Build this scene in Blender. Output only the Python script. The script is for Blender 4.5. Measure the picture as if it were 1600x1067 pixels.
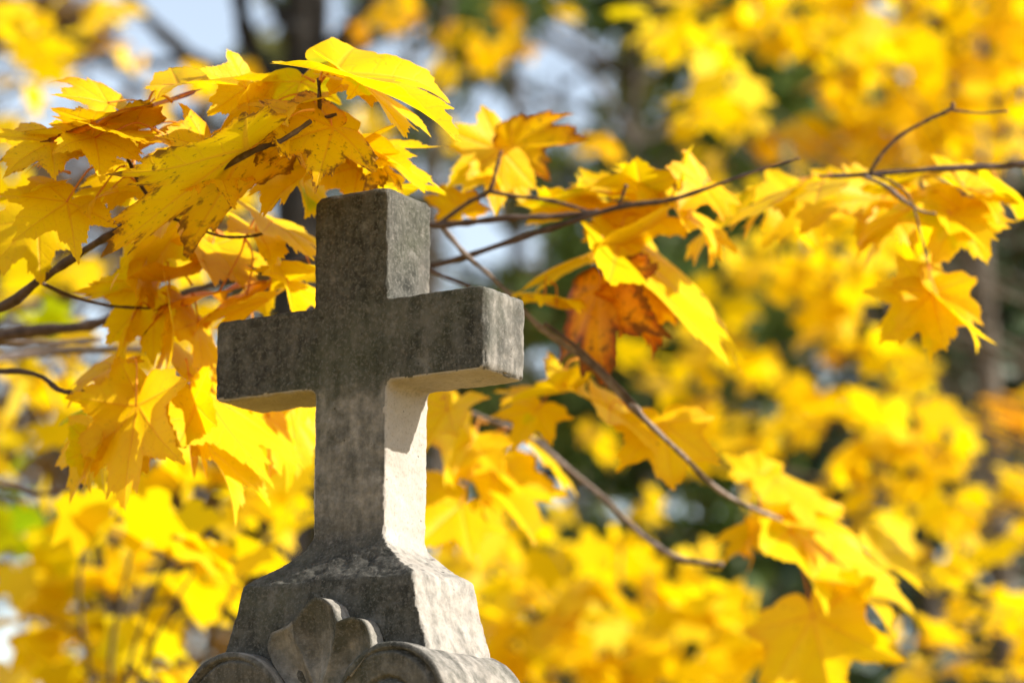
import bpy, bmesh, math, random
import numpy as np
from mathutils import Vector, Matrix, Quaternion, noise as mnoise

for o in list(bpy.data.objects):
    bpy.data.objects.remove(o, do_unlink=True)
SC = bpy.context.scene
COL = SC.collection
rng = random.Random(7)
PI = math.pi

# ------------------------------------------------------------------ camera
FOC = 100.0
PITCH = math.radians(12.2733)
CAM = Vector((0, 0, 1.5))
cd = bpy.data.cameras.new("camera")
cd.lens = FOC
cd.sensor_width = 36.0
cd.clip_start = 0.1
cd.clip_end = 2000
cd.dof.use_dof = True
cd.dof.focus_distance = 3.44
cd.dof.aperture_fstop = 2.9
cd.dof.aperture_blades = 0
cam = bpy.data.objects.new("camera", cd)
COL.objects.link(cam)
cam.location = CAM
cam.rotation_euler = (PI / 2 + PITCH, 0, 0)
SC.camera = cam
FPX = FOC / 36 * 1600
CR = Vector((1, 0, 0))
CF = Vector((0, math.cos(PITCH), math.sin(PITCH)))
CU = Vector((0, -math.sin(PITCH), math.cos(PITCH)))
CT = -CF

def at(px, py, d):
    """a point seen at photo pixel (px, py), d metres ahead of the camera"""
    return CAM + CF * d + CR * ((px - 800) * d / FPX) - CU * ((py - 533.5) * d / FPX)

# ------------------------------------------------------------------ sun and sky
PSI = math.radians(31.258)
AX = Vector((math.cos(PSI), -math.sin(PSI), 0))
AY = Vector((math.sin(PSI), math.cos(PSI), 0))
SUN = (AX + AY * 0.31 + Vector((0, 0, 0.61))).normalized()
sl = bpy.data.lights.new("sun", 'SUN')
sl.energy = 5.0
sl.angle = math.radians(0.55)
sl.color = (1.0, 0.94, 0.84)
so = bpy.data.objects.new("sun", sl)
COL.objects.link(so)
so.location = (20, -5, 15)
so.rotation_euler = SUN.to_track_quat('Z', 'Y').to_euler()

w = bpy.data.worlds.new("World")
SC.world = w
w.use_nodes = True
wn = w.node_tree.nodes
wn.clear()
wo = wn.new("ShaderNodeOutputWorld")
bg = wn.new("ShaderNodeBackground")
sky = wn.new("ShaderNodeTexSky")
sky.sky_type = 'NISHITA'
sky.sun_disc = False
sky.sun_elevation = math.asin(SUN.z)
sky.sun_rotation = math.atan2(SUN.x, SUN.y)
sky.air_density = 1.15
sky.dust_density = 0.6
sky.ozone_density = 1.0
bg.inputs[1].default_value = 0.11
veil = wn.new("ShaderNodeHueSaturation")     # thin high cloud pales the blue
veil.inputs["Saturation"].default_value = 0.62
w.node_tree.links.new(sky.outputs[0], veil.inputs["Color"])
w.node_tree.links.new(veil.outputs[0], bg.inputs[0])
w.node_tree.links.new(bg.outputs[0], wo.inputs[0])

SC.view_settings.view_transform = 'Standard'
SC.view_settings.look = 'None'
SC.view_settings.exposure = 1.2
SC.view_settings.gamma = 1.0
SC.view_settings.use_curve_mapping = False
SC.render.engine = 'CYCLES'
SC.cycles.max_bounces = 8
SC.cycles.diffuse_bounces = 4
SC.cycles.transmission_bounces = 4
SC.cycles.use_denoising = True

# ------------------------------------------------------------------ helpers
def tag(o, label=None, cat=None, group=None, kind=None):
    if label: o["label"] = label
    if cat: o["category"] = cat
    if group: o["group"] = group
    if kind: o["kind"] = kind
    return o

def empty(name, loc):
    o = bpy.data.objects.new(name, None)
    COL.objects.link(o)
    o.location = loc
    o.empty_display_size = 0.2
    return o

def link(name, me, mat, parent=None, M=None, root=None):
    """one mesh object; M is its world matrix, root the world location of the parent chain"""
    if mat and not me.materials:
        me.materials.append(mat)
    o = bpy.data.objects.new(name, me)
    COL.objects.link(o)
    if M is None:
        M = Matrix.Identity(4)
    if parent:
        o.parent = parent
        if root is not None:
            M = Matrix.Translation(-Vector(root)) @ M
    o.matrix_basis = M
    return o

def smooth(me, flag=True):
    me.polygons.foreach_set("use_smooth", [flag] * len(me.polygons))

def catmull(pts, n=6):
    P = [Vector(p) for p in pts]
    if len(P) < 3:
        return P
    out = []
    for i in range(len(P) - 1):
        p0 = P[max(i - 1, 0)]; p1 = P[i]; p2 = P[i + 1]; p3 = P[min(i + 2, len(P) - 1)]
        for k in range(n):
            t = k / n
            out.append(0.5 * ((2 * p1) + (p2 - p0) * t + (2 * p0 - 5 * p1 + 4 * p2 - p3) * t * t + (3 * p1 - p0 - 3 * p2 + p3) * t ** 3))
    out.append(P[-1])
    return out

class MB:
    def __init__(s):
        s.v = []; s.f = []
    def tube(s, pts, radii, n=8, steps=6, wob=0.12, seed=0, cap=True):
        """tapered wobbly tube through pts"""
        r_ = random.Random(seed)
        k = len(pts)
        P = catmull([(*p, ) for p in pts], steps) if k > 2 else [Vector(p) for p in pts]
        R = catmull([(r, 0, 0) for r in radii], steps) if k > 2 else [Vector((r, 0, 0)) for r in radii]
        base = len(s.v)
        up = Vector((0.3, 0.2, 1)).normalized()
        for i, p in enumerate(P):
            a = P[max(i - 1, 0)]; b = P[min(i + 1, len(P) - 1)]
            t = (b - a)
            if t.length < 1e-9: t = Vector((0, 0, 1))
            t.normalize()
            u = t.cross(up)
            if u.length < 1e-3: u = t.cross(Vector((1, 0, 0)))
            u.normalize(); v = t.cross(u)
            rr = max(R[i].x, 1e-4)
            bulge = 1 + r_.uniform(-wob, wob)
            for j in range(n):
                a_ = 2 * PI * j / n
                q = p + (u * math.cos(a_) + v * math.sin(a_)) * rr * bulge * (1 + r_.uniform(-wob, wob) * 0.4)
                s.v.append(q)
        for i in range(len(P) - 1):
            for j in range(n):
                s.f.append((base + i * n + j, base + i * n + (j + 1) % n, base + (i + 1) * n + (j + 1) % n, base + (i + 1) * n + j))
        if cap:
            s.f.append(tuple(base + j for j in range(n))[::-1])
            s.f.append(tuple(base + (len(P) - 1) * n + j for j in range(n)))
        return s
    def mesh(s, name, sm=True):
        me = bpy.data.meshes.new(name)
        me.from_pydata([tuple(x) for x in s.v], [], s.f)
        me.update()
        if sm: smooth(me)
        return me

# ------------------------------------------------------------------ materials
class NT:
    def __init__(s, name):
        s.m = bpy.data.materials.new(name)
        s.m.use_nodes = True
        s.t = s.m.node_tree
        s.t.nodes.clear()
        s.out = s.n("OutputMaterial")
    def n(s, typ, **kw):
        nd = s.t.nodes.new("ShaderNode" + typ)
        for k, v in kw.items():
            setattr(nd, k, v)
        return nd
    def l(s, a, b):
        s.t.links.new(a, b)
    def set(s, inp, v):
        if hasattr(v, "is_linked") or isinstance(v, bpy.types.NodeSocket):
            s.l(v, inp)
        else:
            inp.default_value = v
    def math(s, op, a, b=0.0, clamp=False):
        nd = s.n("Math", operation=op, use_clamp=clamp)
        s.set(nd.inputs[0], a); s.set(nd.inputs[1], b)
        return nd.outputs[0]
    def ramp(s, f, stops, interp='LINEAR'):
        nd = s.n("ValToRGB")
        cr = nd.color_ramp
        cr.interpolation = interp
        while len(cr.elements) < len(stops):
            cr.elements.new(0.5)
        for e, (p, c) in zip(cr.elements, stops):
            e.position = p
            e.color = (*c, 1) if len(c) == 3 else c
        s.set(nd.inputs[0], f)
        return nd.outputs[0]
    def mix(s, f, a, b, blend='MIX'):
        nd = s.n("Mix", data_type='RGBA', blend_type=blend)
        s.set(nd.inputs[0], f)
        for i, v in ((6, a), (7, b)):
            if isinstance(v, tuple): v = (*v, 1) if len(v) == 3 else v
            s.set(nd.inputs[i], v)
        return nd.outputs[2]
    def noise(s, vec, scale, detail=4, rough=0.55):
        nd = s.n("TexNoise")
        nd.inputs["Scale"].default_value = scale
        nd.inputs["Detail"].default_value = detail
        nd.inputs["Roughness"].default_value = rough
        s.l(vec, nd.inputs["Vector"])
        return nd.outputs[0]
    def smooth(s, v, lo, hi):
        nd = s.n("MapRange", interpolation_type='SMOOTHSTEP')
        s.set(nd.inputs[0], v); s.set(nd.inputs[1], lo); s.set(nd.inputs[2], hi)
        return nd.outputs[0]

G3 = lambda v: (v, v, v)

def stone_material():
    N = NT("weathered_stone")
    co = N.n("TexCoord").outputs["Object"]
    at_ = N.n("Attribute", attribute_name="grime_shade").outputs["Fac"]
    n1 = N.noise(co, 14, 6, 0.62)
    n2 = N.noise(co, 60, 6, 0.7)
    n3 = N.noise(co, 260, 4, 0.7)
    n4 = N.noise(co, 5, 3, 0.5)
    # clean warm stone, mottled
    clean = N.mix(N.smooth(n1, 0.3, 0.7), (0.265, 0.238, 0.205), (0.345, 0.32, 0.285))
    clean = N.mix(N.math('MULTIPLY', N.smooth(n3, 0.5, 0.7), 0.65), clean, (0.17, 0.15, 0.12))
    # dark crust: algae and soot in blotches, darkened further to deepen the front's shade
    crust = N.mix(N.smooth(n2, 0.38, 0.62), (0.018, 0.0178, 0.015), (0.060, 0.0575, 0.049))
    crust = N.mix(N.math('MULTIPLY', N.smooth(n4, 0.45, 0.7), 0.55), crust, (0.050, 0.056, 0.028))
    n7 = N.noise(co, 11, 6, 0.7)
    crust = N.mix(N.math('MULTIPLY', N.smooth(n7, 0.52, 0.66), 0.6), crust, (0.092, 0.086, 0.074))
    crust = N.mix(N.math('MULTIPLY', N.smooth(n3, 0.50, 0.66), 0.8), crust, (0.112, 0.106, 0.092))
    m = N.math('ADD', at_, N.math('MULTIPLY', N.math('SUBTRACT', n1, 0.5), 0.6))
    m = N.math('ADD', m, N.math('MULTIPLY', N.math('SUBTRACT', n2, 0.5), 1.0))
    mp = N.n("Mapping"); mp.inputs["Scale"].default_value = (1, 1, 0.12); N.l(co, mp.inputs[0])
    n6 = N.noise(mp.outputs[0], 55, 4, 0.6)
    m = N.math('ADD', m, N.math('MULTIPLY', N.math('SUBTRACT', n6, 0.5), 0.4))
    m = N.math('MULTIPLY', N.smooth(m, 0.16, 0.80), N.math('ADD', 0.82, N.math('MULTIPLY', n6, 0.3)), True)
    col = N.mix(m, clean, crust)
    # pale lichen patches
    n5 = N.noise(co, 22, 5, 0.65)
    col = N.mix(N.math('MULTIPLY', N.smooth(n5, 0.58, 0.72), 0.55), col, (0.165, 0.156, 0.14))
    # pits
    vo = N.n("TexVoronoi"); vo.inputs["Scale"].default_value = 75
    N.l(co, vo.inputs["Vector"])
    pit = N.math('MULTIPLY', N.math('SUBTRACT', 1.0, N.smooth(vo.outputs["Distance"], 0.05, 0.12)),
                 N.smooth(N.noise(co, 40, 2), 0.55, 0.62))
    col = N.mix(pit, col, (0.03, 0.025, 0.02))
    b = N.n("BsdfPrincipled")
    N.l(col, b.inputs["Base Color"])
    b.inputs["Roughness"].default_value = 0.92
    b.inputs["Specular IOR Level"].default_value = 0.2
    h = N.math('ADD', N.math('MULTIPLY', n2, 0.6), N.math('MULTIPLY', n3, 0.55))
    h = N.math('SUBTRACT', h, N.math('MULTIPLY', pit, 0.8))
    bp = N.n("Bump"); bp.inputs["Strength"].default_value = 0.75; bp.inputs["Distance"].default_value = 0.0022
    N.l(h, bp.inputs["Height"])
    N.l(bp.outputs[0], b.inputs["Normal"])
    N.l(b.outputs[0], N.out.inputs[0])
    return N.m

LEAF_RAMP = [(0.0, (0.30, 0.44, 0.006)), (0.16, (0.56, 0.55, 0.004)), (0.34, (0.80, 0.565, 0.002)), (0.55, (0.80, 0.50, 0.002)),
             (0.72, (0.72, 0.33, 0.004)), (0.86, (0.46, 0.13, 0.006)), (1.0, (0.32, 0.06, 0.006))]

def leaf_material(near):
    N = NT("autumn_leaf" if near else "autumn_foliage")
    tint = N.n("Attribute", attribute_name="tint").outputs["Fac"]
    col_t = tint
    if near:
        uv = N.n("UVMap", uv_map="leaf").outputs[0]
        spots = N.n("Attribute", attribute_name="spots").outputs["Fac"]
        rim = N.n("Attribute", attribute_name="rim").outputs["Fac"]
        sd = N.n("Attribute", attribute_name="seed").outputs["Fac"]
        cv = N.n("CombineXYZ"); N.l(sd, cv.inputs[2])
        va = N.n("VectorMath", operation='ADD'); N.l(uv, va.inputs[0]); N.l(cv.outputs[0], va.inputs[1])
        p = va.outputs[0]
        n1 = N.noise(p, 2.6, 4, 0.6)
        n2 = N.noise(p, 9, 5, 0.65)
        n3 = N.noise(p, 30, 3, 0.6)
        col_t = N.math('ADD', tint, N.math('MULTIPLY', N.math('SUBTRACT', n1, 0.5), 0.34))
        r4 = N.math('POWER', rim, 5.0)
        n8 = N.noise(p, 1.3, 2, 0.5)
        col_t = N.math('SUBTRACT', col_t, N.math('MULTIPLY', N.smooth(n8, 0.60, 0.74), 0.30))      # green remnants
        col_t = N.math('ADD', col_t, N.math('MULTIPLY', N.math('MULTIPLY', r4, spots), 0.35))
        col = N.ramp(col_t, LEAF_RAMP)
        # veins
        vv = N.n("UVMap", uv_map="vein").outputs[0]
        sx = N.n("SeparateXYZ"); N.l(vv, sx.inputs[0])
        along, ac = sx.outputs[0], N.math('ABSOLUTE', sx.outputs[1])
        w1 = N.math('MULTIPLY', N.math('SUBTRACT', 1.15, along), 0.017)
        v1 = N.math('SUBTRACT', 1.0, N.smooth(N.math('DIVIDE', ac, w1), 0.5, 1.5))
        fr = N.math('FRACT', N.math('ADD', N.math('MULTIPLY', N.math('SUBTRACT', along, N.math('MULTIPLY', ac, 0.95)), 6.0), N.math('MULTIPLY', n1, 1.6)))
        tri = N.math('ABSOLUTE', N.math('SUBTRACT', fr, 0.5))
        v2 = N.math('MULTIPLY', N.math('SUBTRACT', 1.0, N.smooth(tri, 0.0, 0.09)), 0.5)
        vein = N.math('MAXIMUM', v1, v2)
        col = N.mix(N.math('MULTIPLY', vein, 0.5), col, (0.72, 0.34, 0.02))
        # brown specks, blotches and dry rims
        sp = N.math('MULTIPLY', N.smooth(n3, 0.60, 0.68), N.smooth(n2, 0.45, 0.6))
        th = N.math('SUBTRACT', 0.80, N.math('MULTIPLY', spots, 0.27))
        bl = N.smooth(N.math('ADD', N.math('ADD', n2, N.math('MULTIPLY', N.math('SUBTRACT', n3, 0.5), 0.25)), N.math('MULTIPLY', r4, N.math('MULTIPLY', spots, 0.26))), th, N.math('ADD', th, 0.16))
        brown = N.math('MAXIMUM', N.math('MULTIPLY', sp, N.math('MINIMUM', N.math('ADD', 0.25, spots), 1.0)), bl)
        col = N.mix(N.math('MULTIPLY', brown, 0.85), col, (0.13, 0.055, 0.012))
    else:
        col = N.ramp(col_t, LEAF_RAMP)
    b = N.n("BsdfPrincipled")
    N.l(col, b.inputs["Base Color"])
    b.inputs["Roughness"].default_value = 0.45 if near else 0.36
    b.inputs["Specular IOR Level"].default_value = 0.16 if near else 0.26
    tr = N.n("BsdfTranslucent")
    hs = N.mix(1.0, col, (1.0, 1.06, 1.0), 'MULTIPLY')
    N.l(hs, tr.inputs[0])
    mx = N.n("MixShader"); mx.inputs[0].default_value = 0.55
    N.l(b.outputs[0], mx.inputs[1]); N.l(tr.outputs[0], mx.inputs[2])
    if near:
        hgt = N.math('ADD', N.math('MULTIPLY', vein, -0.5), N.math('MULTIPLY', n2, 0.8))
        bp = N.n("Bump"); bp.inputs["Strength"].default_value = 0.45; bp.inputs["Distance"].default_value = 0.002
        N.l(hgt, bp.inputs["Height"])
        N.l(bp.outputs[0], b.inputs["Normal"]); N.l(bp.outputs[0], tr.inputs["Normal"])
    N.l(mx.outputs[0], N.out.inputs[0])
    return N.m

def simple(name, stops, scale, rough=0.9, bump=0.0, dist=0.01, transl=0.0, detail=5):
    N = NT(name)
    co = N.n("TexCoord").outputs["Object"]
    n1 = N.noise(co, scale, detail, 0.65)
    col = N.ramp(n1, stops)
    b = N.n("BsdfPrincipled")
    N.l(col, b.inputs["Base Color"])
    b.inputs["Roughness"].default_value = rough
    b.inputs["Specular IOR Level"].default_value = 0.25
    if bump:
        bp = N.n("Bump"); bp.inputs["Strength"].default_value = bump; bp.inputs["Distance"].default_value = dist
        N.l(n1, bp.inputs["Height"]); N.l(bp.outputs[0], b.inputs["Normal"])
    if transl:
        tr = N.n("BsdfTranslucent"); N.l(col, tr.inputs[0])
        mx = N.n("MixShader"); mx.inputs[0].default_value = transl
        N.l(b.outputs[0], mx.inputs[1]); N.l(tr.outputs[0], mx.inputs[2])
        N.l(mx.outputs[0], N.out.inputs[0])
    else:
        N.l(b.outputs[0], N.out.inputs[0])
    return N.m

M_STONE = stone_material()
M_LEAF = leaf_material(True)
M_FOL = leaf_material(False)
M_TWIG = simple("dark_twig_bark", [(0.3, (0.035, 0.022, 0.016)), (0.6, (0.085, 0.055, 0.04)), (0.8, (0.16, 0.12, 0.095))], 60, 0.75, 0.7, 0.003)
M_GREYTWIG = simple("grey_twig_bark", [(0.3, (0.07, 0.05, 0.04)), (0.55, (0.17, 0.13, 0.105)), (0.8, (0.30, 0.25, 0.21))], 60, 0.8, 0.7, 0.003)
M_BARK = simple("trunk_bark", [(0.3, (0.03, 0.025, 0.02)), (0.7, (0.12, 0.10, 0.08))], 9, 0.95, 1.0, 0.03)
M_DARKBARK = simple("dark_bark", [(0.3, (0.008, 0.007, 0.006)), (0.7, (0.03, 0.026, 0.022))], 9, 0.95, 1.0, 0.03)  # darkest bark, for the bare tree only
M_GREYBARK = simple("grey_trunk_bark", [(0.3, (0.07, 0.065, 0.05)), (0.7, (0.20, 0.18, 0.15))], 9, 0.95, 1.0, 0.03)
M_STALK = simple("leaf_stalk_skin", [(0.3, (0.55, 0.17, 0.03)), (0.7, (0.70, 0.33, 0.03))], 40, 0.5)
M_GREEN = simple("green_foliage", [(0.35, (0.035, 0.065, 0.012)), (0.65, (0.10, 0.145, 0.025))], 1.5, 0.5, transl=0.3)
M_OLIVE = simple("olive_foliage", [(0.35, (0.07, 0.085, 0.02)), (0.65, (0.17, 0.15, 0.03))], 1.2, 0.5, transl=0.35)
M_BROWN = simple("russet_foliage", [(0.35, (0.13, 0.08, 0.03)), (0.65, (0.36, 0.20, 0.05))], 1.2, 0.5, transl=0.3)
M_NEEDLE = simple("needle_foliage", [(0.35, (0.012, 0.03, 0.012)), (0.65, (0.035, 0.06, 0.02))], 2, 0.5, transl=0.1)  # low greens put the conifers' shade into the colour
M_GROUND = simple("leaf_litter_ground", [(0.3, (0.06, 0.07, 0.02)), (0.48, (0.28, 0.17, 0.03)), (0.6, (0.52, 0.32, 0.03)), (0.75, (0.30, 0.15, 0.03))], 7, 0.9, 0.6, 0.05, detail=8)

# ------------------------------------------------------------------ ground
bm = bmesh.new()
bmesh.ops.create_grid(bm, x_segments=60, y_segments=60, size=300)
for v in bm.verts:
    d = math.hypot(v.co.x, v.co.y)
    v.co.z = 0.25 * mnoise.noise(v.co * 0.05) * min(1, max(0, (d - 8) / 10))
me = bpy.data.meshes.new("ground"); bm.to_mesh(me); bm.free(); smooth(me)
g = link("ground", me, M_GROUND)
tag(g, "cemetery ground strewn with fallen yellow leaves", "ground", kind="structure")

# ------------------------------------------------------------------ gravestone
GX = Vector((-0.1765, 3.5, 2.2491))          # centre of the cross arms
grave = empty("gravestone", (GX.x, GX.y, 0.0))
tag(grave, "weathered grey stone cross on a carved shouldered gravestone", "gravestone")
MG = Matrix.Translation(GX) @ Matrix.Rotation(-PSI, 4, 'Z')
W_, D_, L_, R_, H_, K_, ZT_ = 0.1095, 0.0963, 0.1543, 0.1417, 0.0525, 0.1223, 0.1944

def remeshed(bm, voxel, iters, name):
    me0 = bpy.data.meshes.new(name); bm.to_mesh(me0); bm.free()
    ob = bpy.data.objects.new("remesh_source", me0)
    COL.objects.link(ob)
    md = ob.modifiers.new("r", 'REMESH'); md.mode = 'VOXEL'; md.voxel_size = voxel
    if iters:
        ms = ob.modifiers.new("s", 'SMOOTH'); ms.iterations = iters; ms.factor = 0.5
    dg = bpy.context.evaluated_depsgraph_get()
    me = bpy.data.meshes.new_from_object(ob.evaluated_get(dg))
    bpy.data.objects.remove(ob, do_unlink=True)
    bpy.data.meshes.remove(me0)
    me.name = name
    return me

def roughen(me, amp, sc, edge=0.0):
    me.update()
    nv = len(me.vertices)
    co = np.empty(nv * 3); me.vertices.foreach_get("co", co)
    no = np.empty(nv * 3); me.vertices.foreach_get("normal", no)
    co = co.reshape(-1, 3); no = no.reshape(-1, 3)
    for i in range(nv):
        p = Vector(co[i])
        a = mnoise.noise(p * sc) * amp + mnoise.noise(p * sc * 3.1) * amp * 0.6
        chip = max(0, mnoise.noise(p * 45 + Vector((3, 1, 2))) - 0.3) * amp * 2.0
        e = 1.0 - max(abs(no[i]))
        if edge and e > 0.09:
            w_ = mnoise.noise(p * 55 + Vector((9, 4, 1))) + 0.6 * mnoise.noise(p * 150)
            chip += edge * min(1, (e - 0.09) / 0.12) * max(0, w_ + 0.15)
        co[i] += no[i] * (a - chip)
    me.vertices.foreach_set("co", co.ravel())
    me.update()

def ring_loft(bm, rings):
    vs = [[bm.verts.new(p) for p in r] for r in rings]
    n = len(vs[0])
    for a, b in zip(vs[:-1], vs[1:]):
        for j in range(n):
            bm.faces.new((a[j], a[(j + 1) % n], b[(j + 1) % n], b[j]))
    bm.faces.new(vs[0][::-1]); bm.faces.new(vs[-1])

def rect(xl, xr, yf, yb, z):
    return [(xl, yf, z), (xr, yf, z), (xr, yb, z), (xl, yb, z)]

bm = bmesh.new()
# shaft, slightly wider towards the top, its head a little domed; concave flare into the shoulder block
rings = []
def sec(z):
    k = 1 + K_ * z
    return (W_ / 2 * k, D_ / 2 * k)
BT, BB = -0.2986, -0.52
for z, xl, xr, yf, yb in [(-0.75, .150, .150, -.096, .05), (-0.44, .158, .158, -.0990, .050), (-0.41, .1565, .1565, -.0985, .049), (-0.3856, .1495, .1495, -.0978, .047),
                          (-0.363, .1412, .1412, -.097, .047), (-0.3413, .1350, .1350, -.096, .0465), (-0.322, .1300, .1300, -.0945, .046), (-0.3065, .1274, .1274, -.093, .0455),
                          (-0.2995, .1255, .1255, -.0915, .045), (-0.2955, .1225, .1225, -.0885, .044),
                          (-0.285, .103, .103, -.0775, .0435), (-0.274, .0855, .0855, -.0675, .0433), (-0.264, .0715, .0715, -.059, .0432),
                          (-0.254, .0605, .0605, -.0525, .0435), (-0.244, .0555, .0555, -.0485, .0445)]:
    rings.append(rect(-xl, xr, yf, yb, z))
for z in (-0.235, -0.2, -0.1, 0.0, 0.1, 0.188):
    a, b = sec(z); rings.append(rect(-a, a, -b, b, z))
a, b = sec(ZT_)
rings.append(rect(-a + .004, a - .004, -b + .004, b - .004, ZT_ + 0.001))
rings.append(rect(-a + .03, a - .03, -b + .03, b - .03, ZT_ + 0.004))
ring_loft(bm, rings)
# the two arms, ends slightly cushioned
rings = []
def yz(x, s, e=0.0):
    h = H_ * s; d = D_ / 2 * s
    return [(x, -d, -h), (x, d, -h), (x, d, h), (x, -d, h)]
for x, s in [(-W_ / 2 - L_ - 0.0015, 0.86), (-W_ / 2 - L_ + 0.001, 0.97), (-W_ / 2 - L_ + 0.008, 0.995), (0, 1.0), (W_ / 2 + R_ - 0.008, 0.998), (W_ / 2 + R_ - 0.001, 0.97), (W_ / 2 + R_ + 0.0015, 0.86)]:
    rings.append(yz(x, s))
ring_loft(bm, rings)
# cove fillets where arm and shaft meet
def fillet(sx, sz, r, x0, z0, yh):
    prof = [(x0, z0)]
    for k in range(9):
        t = PI / 2 * k / 8
        prof.append((x0 + sx * r * (1 - math.sin(t)), z0 + sz * r * (1 - math.cos(t))))
    f = [bm.verts.new((x - sx * 0.004 if i == 0 else x, -yh, z - sz * 0.004 if i == 0 else z)) for i, (x, z) in enumerate(prof)]
    b_ = [bm.verts.new((v.co.x, yh, v.co.z)) for v in f]
    n = len(f)
    bm.faces.new(f); bm.faces.new(b_[::-1])
    for i in range(n):
        bm.faces.new((f[i], b_[i], b_[(i + 1) % n], f[(i + 1) % n]))
for sx in (-1, 1):
    fillet(sx, -1, 0.015, sx * (W_ / 2 * (1 - K_ * .06) - .001), -H_ + .001, D_ / 2 - 0.002)
    fillet(sx, 1, 0.006, sx * (W_ / 2 * (1 + K_ * .06) - .001), H_ - .001, D_ / 2 - 0.002)
bmesh.ops.recalc_face_normals(bm, faces=bm.faces)
mono = remeshed(bm, 0.0024, 3, "cross")
roughen(mono, 0.0013, 48, 0.0032)
# cut the monolith into cross and shoulder block along one clean line
bm = bmesh.new(); bm.from_mesh(mono)
bmesh.ops.bisect_plane(bm, geom=bm.verts[:] + bm.edges[:] + bm.faces[:], plane_co=(0, 0, -0.242), plane_no=(0, 0, 1))
def grime_shade_at(p, n):
    """dark crust where rain reaches, clean below the arms; front darker to paint in its shade"""
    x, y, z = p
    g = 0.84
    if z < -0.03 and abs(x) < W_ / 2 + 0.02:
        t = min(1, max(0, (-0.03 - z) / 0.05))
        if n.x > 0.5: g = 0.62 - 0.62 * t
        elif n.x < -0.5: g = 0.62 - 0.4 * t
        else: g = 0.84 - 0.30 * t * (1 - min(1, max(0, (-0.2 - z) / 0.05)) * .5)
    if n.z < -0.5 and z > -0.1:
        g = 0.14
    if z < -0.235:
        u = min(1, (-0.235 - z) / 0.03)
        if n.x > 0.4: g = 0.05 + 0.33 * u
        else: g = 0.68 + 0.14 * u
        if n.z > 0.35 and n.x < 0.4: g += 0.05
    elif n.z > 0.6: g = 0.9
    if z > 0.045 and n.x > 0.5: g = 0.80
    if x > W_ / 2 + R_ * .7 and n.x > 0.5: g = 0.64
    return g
def split(bm, keep, name):
    b2 = bm.copy()
    bmesh.ops.delete(b2, geom=[f for f in b2.faces if not keep(f.calc_center_median())], context='FACES')
    me = bpy.data.meshes.new(name); b2.to_mesh(me); b2.free(); smooth(me)
    return me
def put_grime_shade(me, fn=grime_shade_at):
    me.update()
    a = me.attributes.new("grime_shade", 'FLOAT', 'POINT')
    a.data.foreach_set("value", [fn(v.co, v.normal) for v in me.vertices])
mc = split(bm, lambda c: c.z > -0.242, "cross")
mb_ = split(bm, lambda c: c.z <= -0.242, "shoulder_block")
bm.free()
for me in (mc, mb_):
    put_grime_shade(me)
GR = grave.location
o_cross = link("cross", mc, M_STONE, grave, MG, GR)
o_block = link("shoulder_block", mb_, M_STONE, grave, MG, GR)

# scroll rolls: cylinders through the depth of the stone, with a carved spiral on the front
def scroll_mesh(cx, cz, R, yf, yb, hand, name):
    bm = bmesh.new()
    NA, NR = 128, 44
    grid = []
    pitch = 0.036
    for i in range(NR + 1):
        r = R * i / NR
        row = []
        for j in range(NA):
            th = 2 * PI * j / NA
            ph = ((R - r) / pitch + (th - PI * 0.95) / (2 * PI) * 1.0) % 1.0
            turn = (R - r) / pitch
            dgro = min(ph, 1 - ph)
            h = 0.0
            if 0.22 < turn < 1.9:
                h = max(0, 1 - dgro / 0.13) ** 0.8 * 0.007
                h += 0.004 * ph
            if r > R * 0.93:
                h += ((r - R * 0.93) / (R * 0.07)) ** 2 * 0.003
            row.append(bm.verts.new((cx + hand * r * math.cos(th), yf + h, cz + r * math.sin(th))))
        grid.append(row)
    for k in range(14):
        y = yf + 0.003 + (yb - yf - 0.003) * (k + 1) / 14
        grid.append([bm.verts.new((cx + hand * R * math.cos(2 * PI * j / NA), y, cz + R * math.sin(2 * PI * j / NA))) for j in range(NA)])
    for a, b in zip(grid[:-1], grid[1:]):
        for j in range(NA):
            try: bm.faces.new((a[j], a[(j + 1) % NA], b[(j + 1) % NA], b[j]))
            except ValueError: pass
    bm.faces.new(grid[-1])
    bmesh.ops.remove_doubles(bm, verts=bm.verts, dist=1e-6)
    bmesh.ops.recalc_face_normals(bm, faces=bm.faces)
    me = bpy.data.meshes.new(name); bm.to_mesh(me); bm.free()
    roughen(me, 0.0008, 60); smooth(me)
    put_grime_shade(me, lambda p, n: 0.74 if n.y < -0.5 else 0.52)  # carved front set darker than the roll, shade painted over the grime
    return me
for hand, cx in ((1, 0.1165), (-1, -0.1165)):
    link("scroll", scroll_mesh(cx, -0.463, 0.080, -0.128, 0.056, hand, "scroll"), M_STONE, grave, MG, GR)

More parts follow.
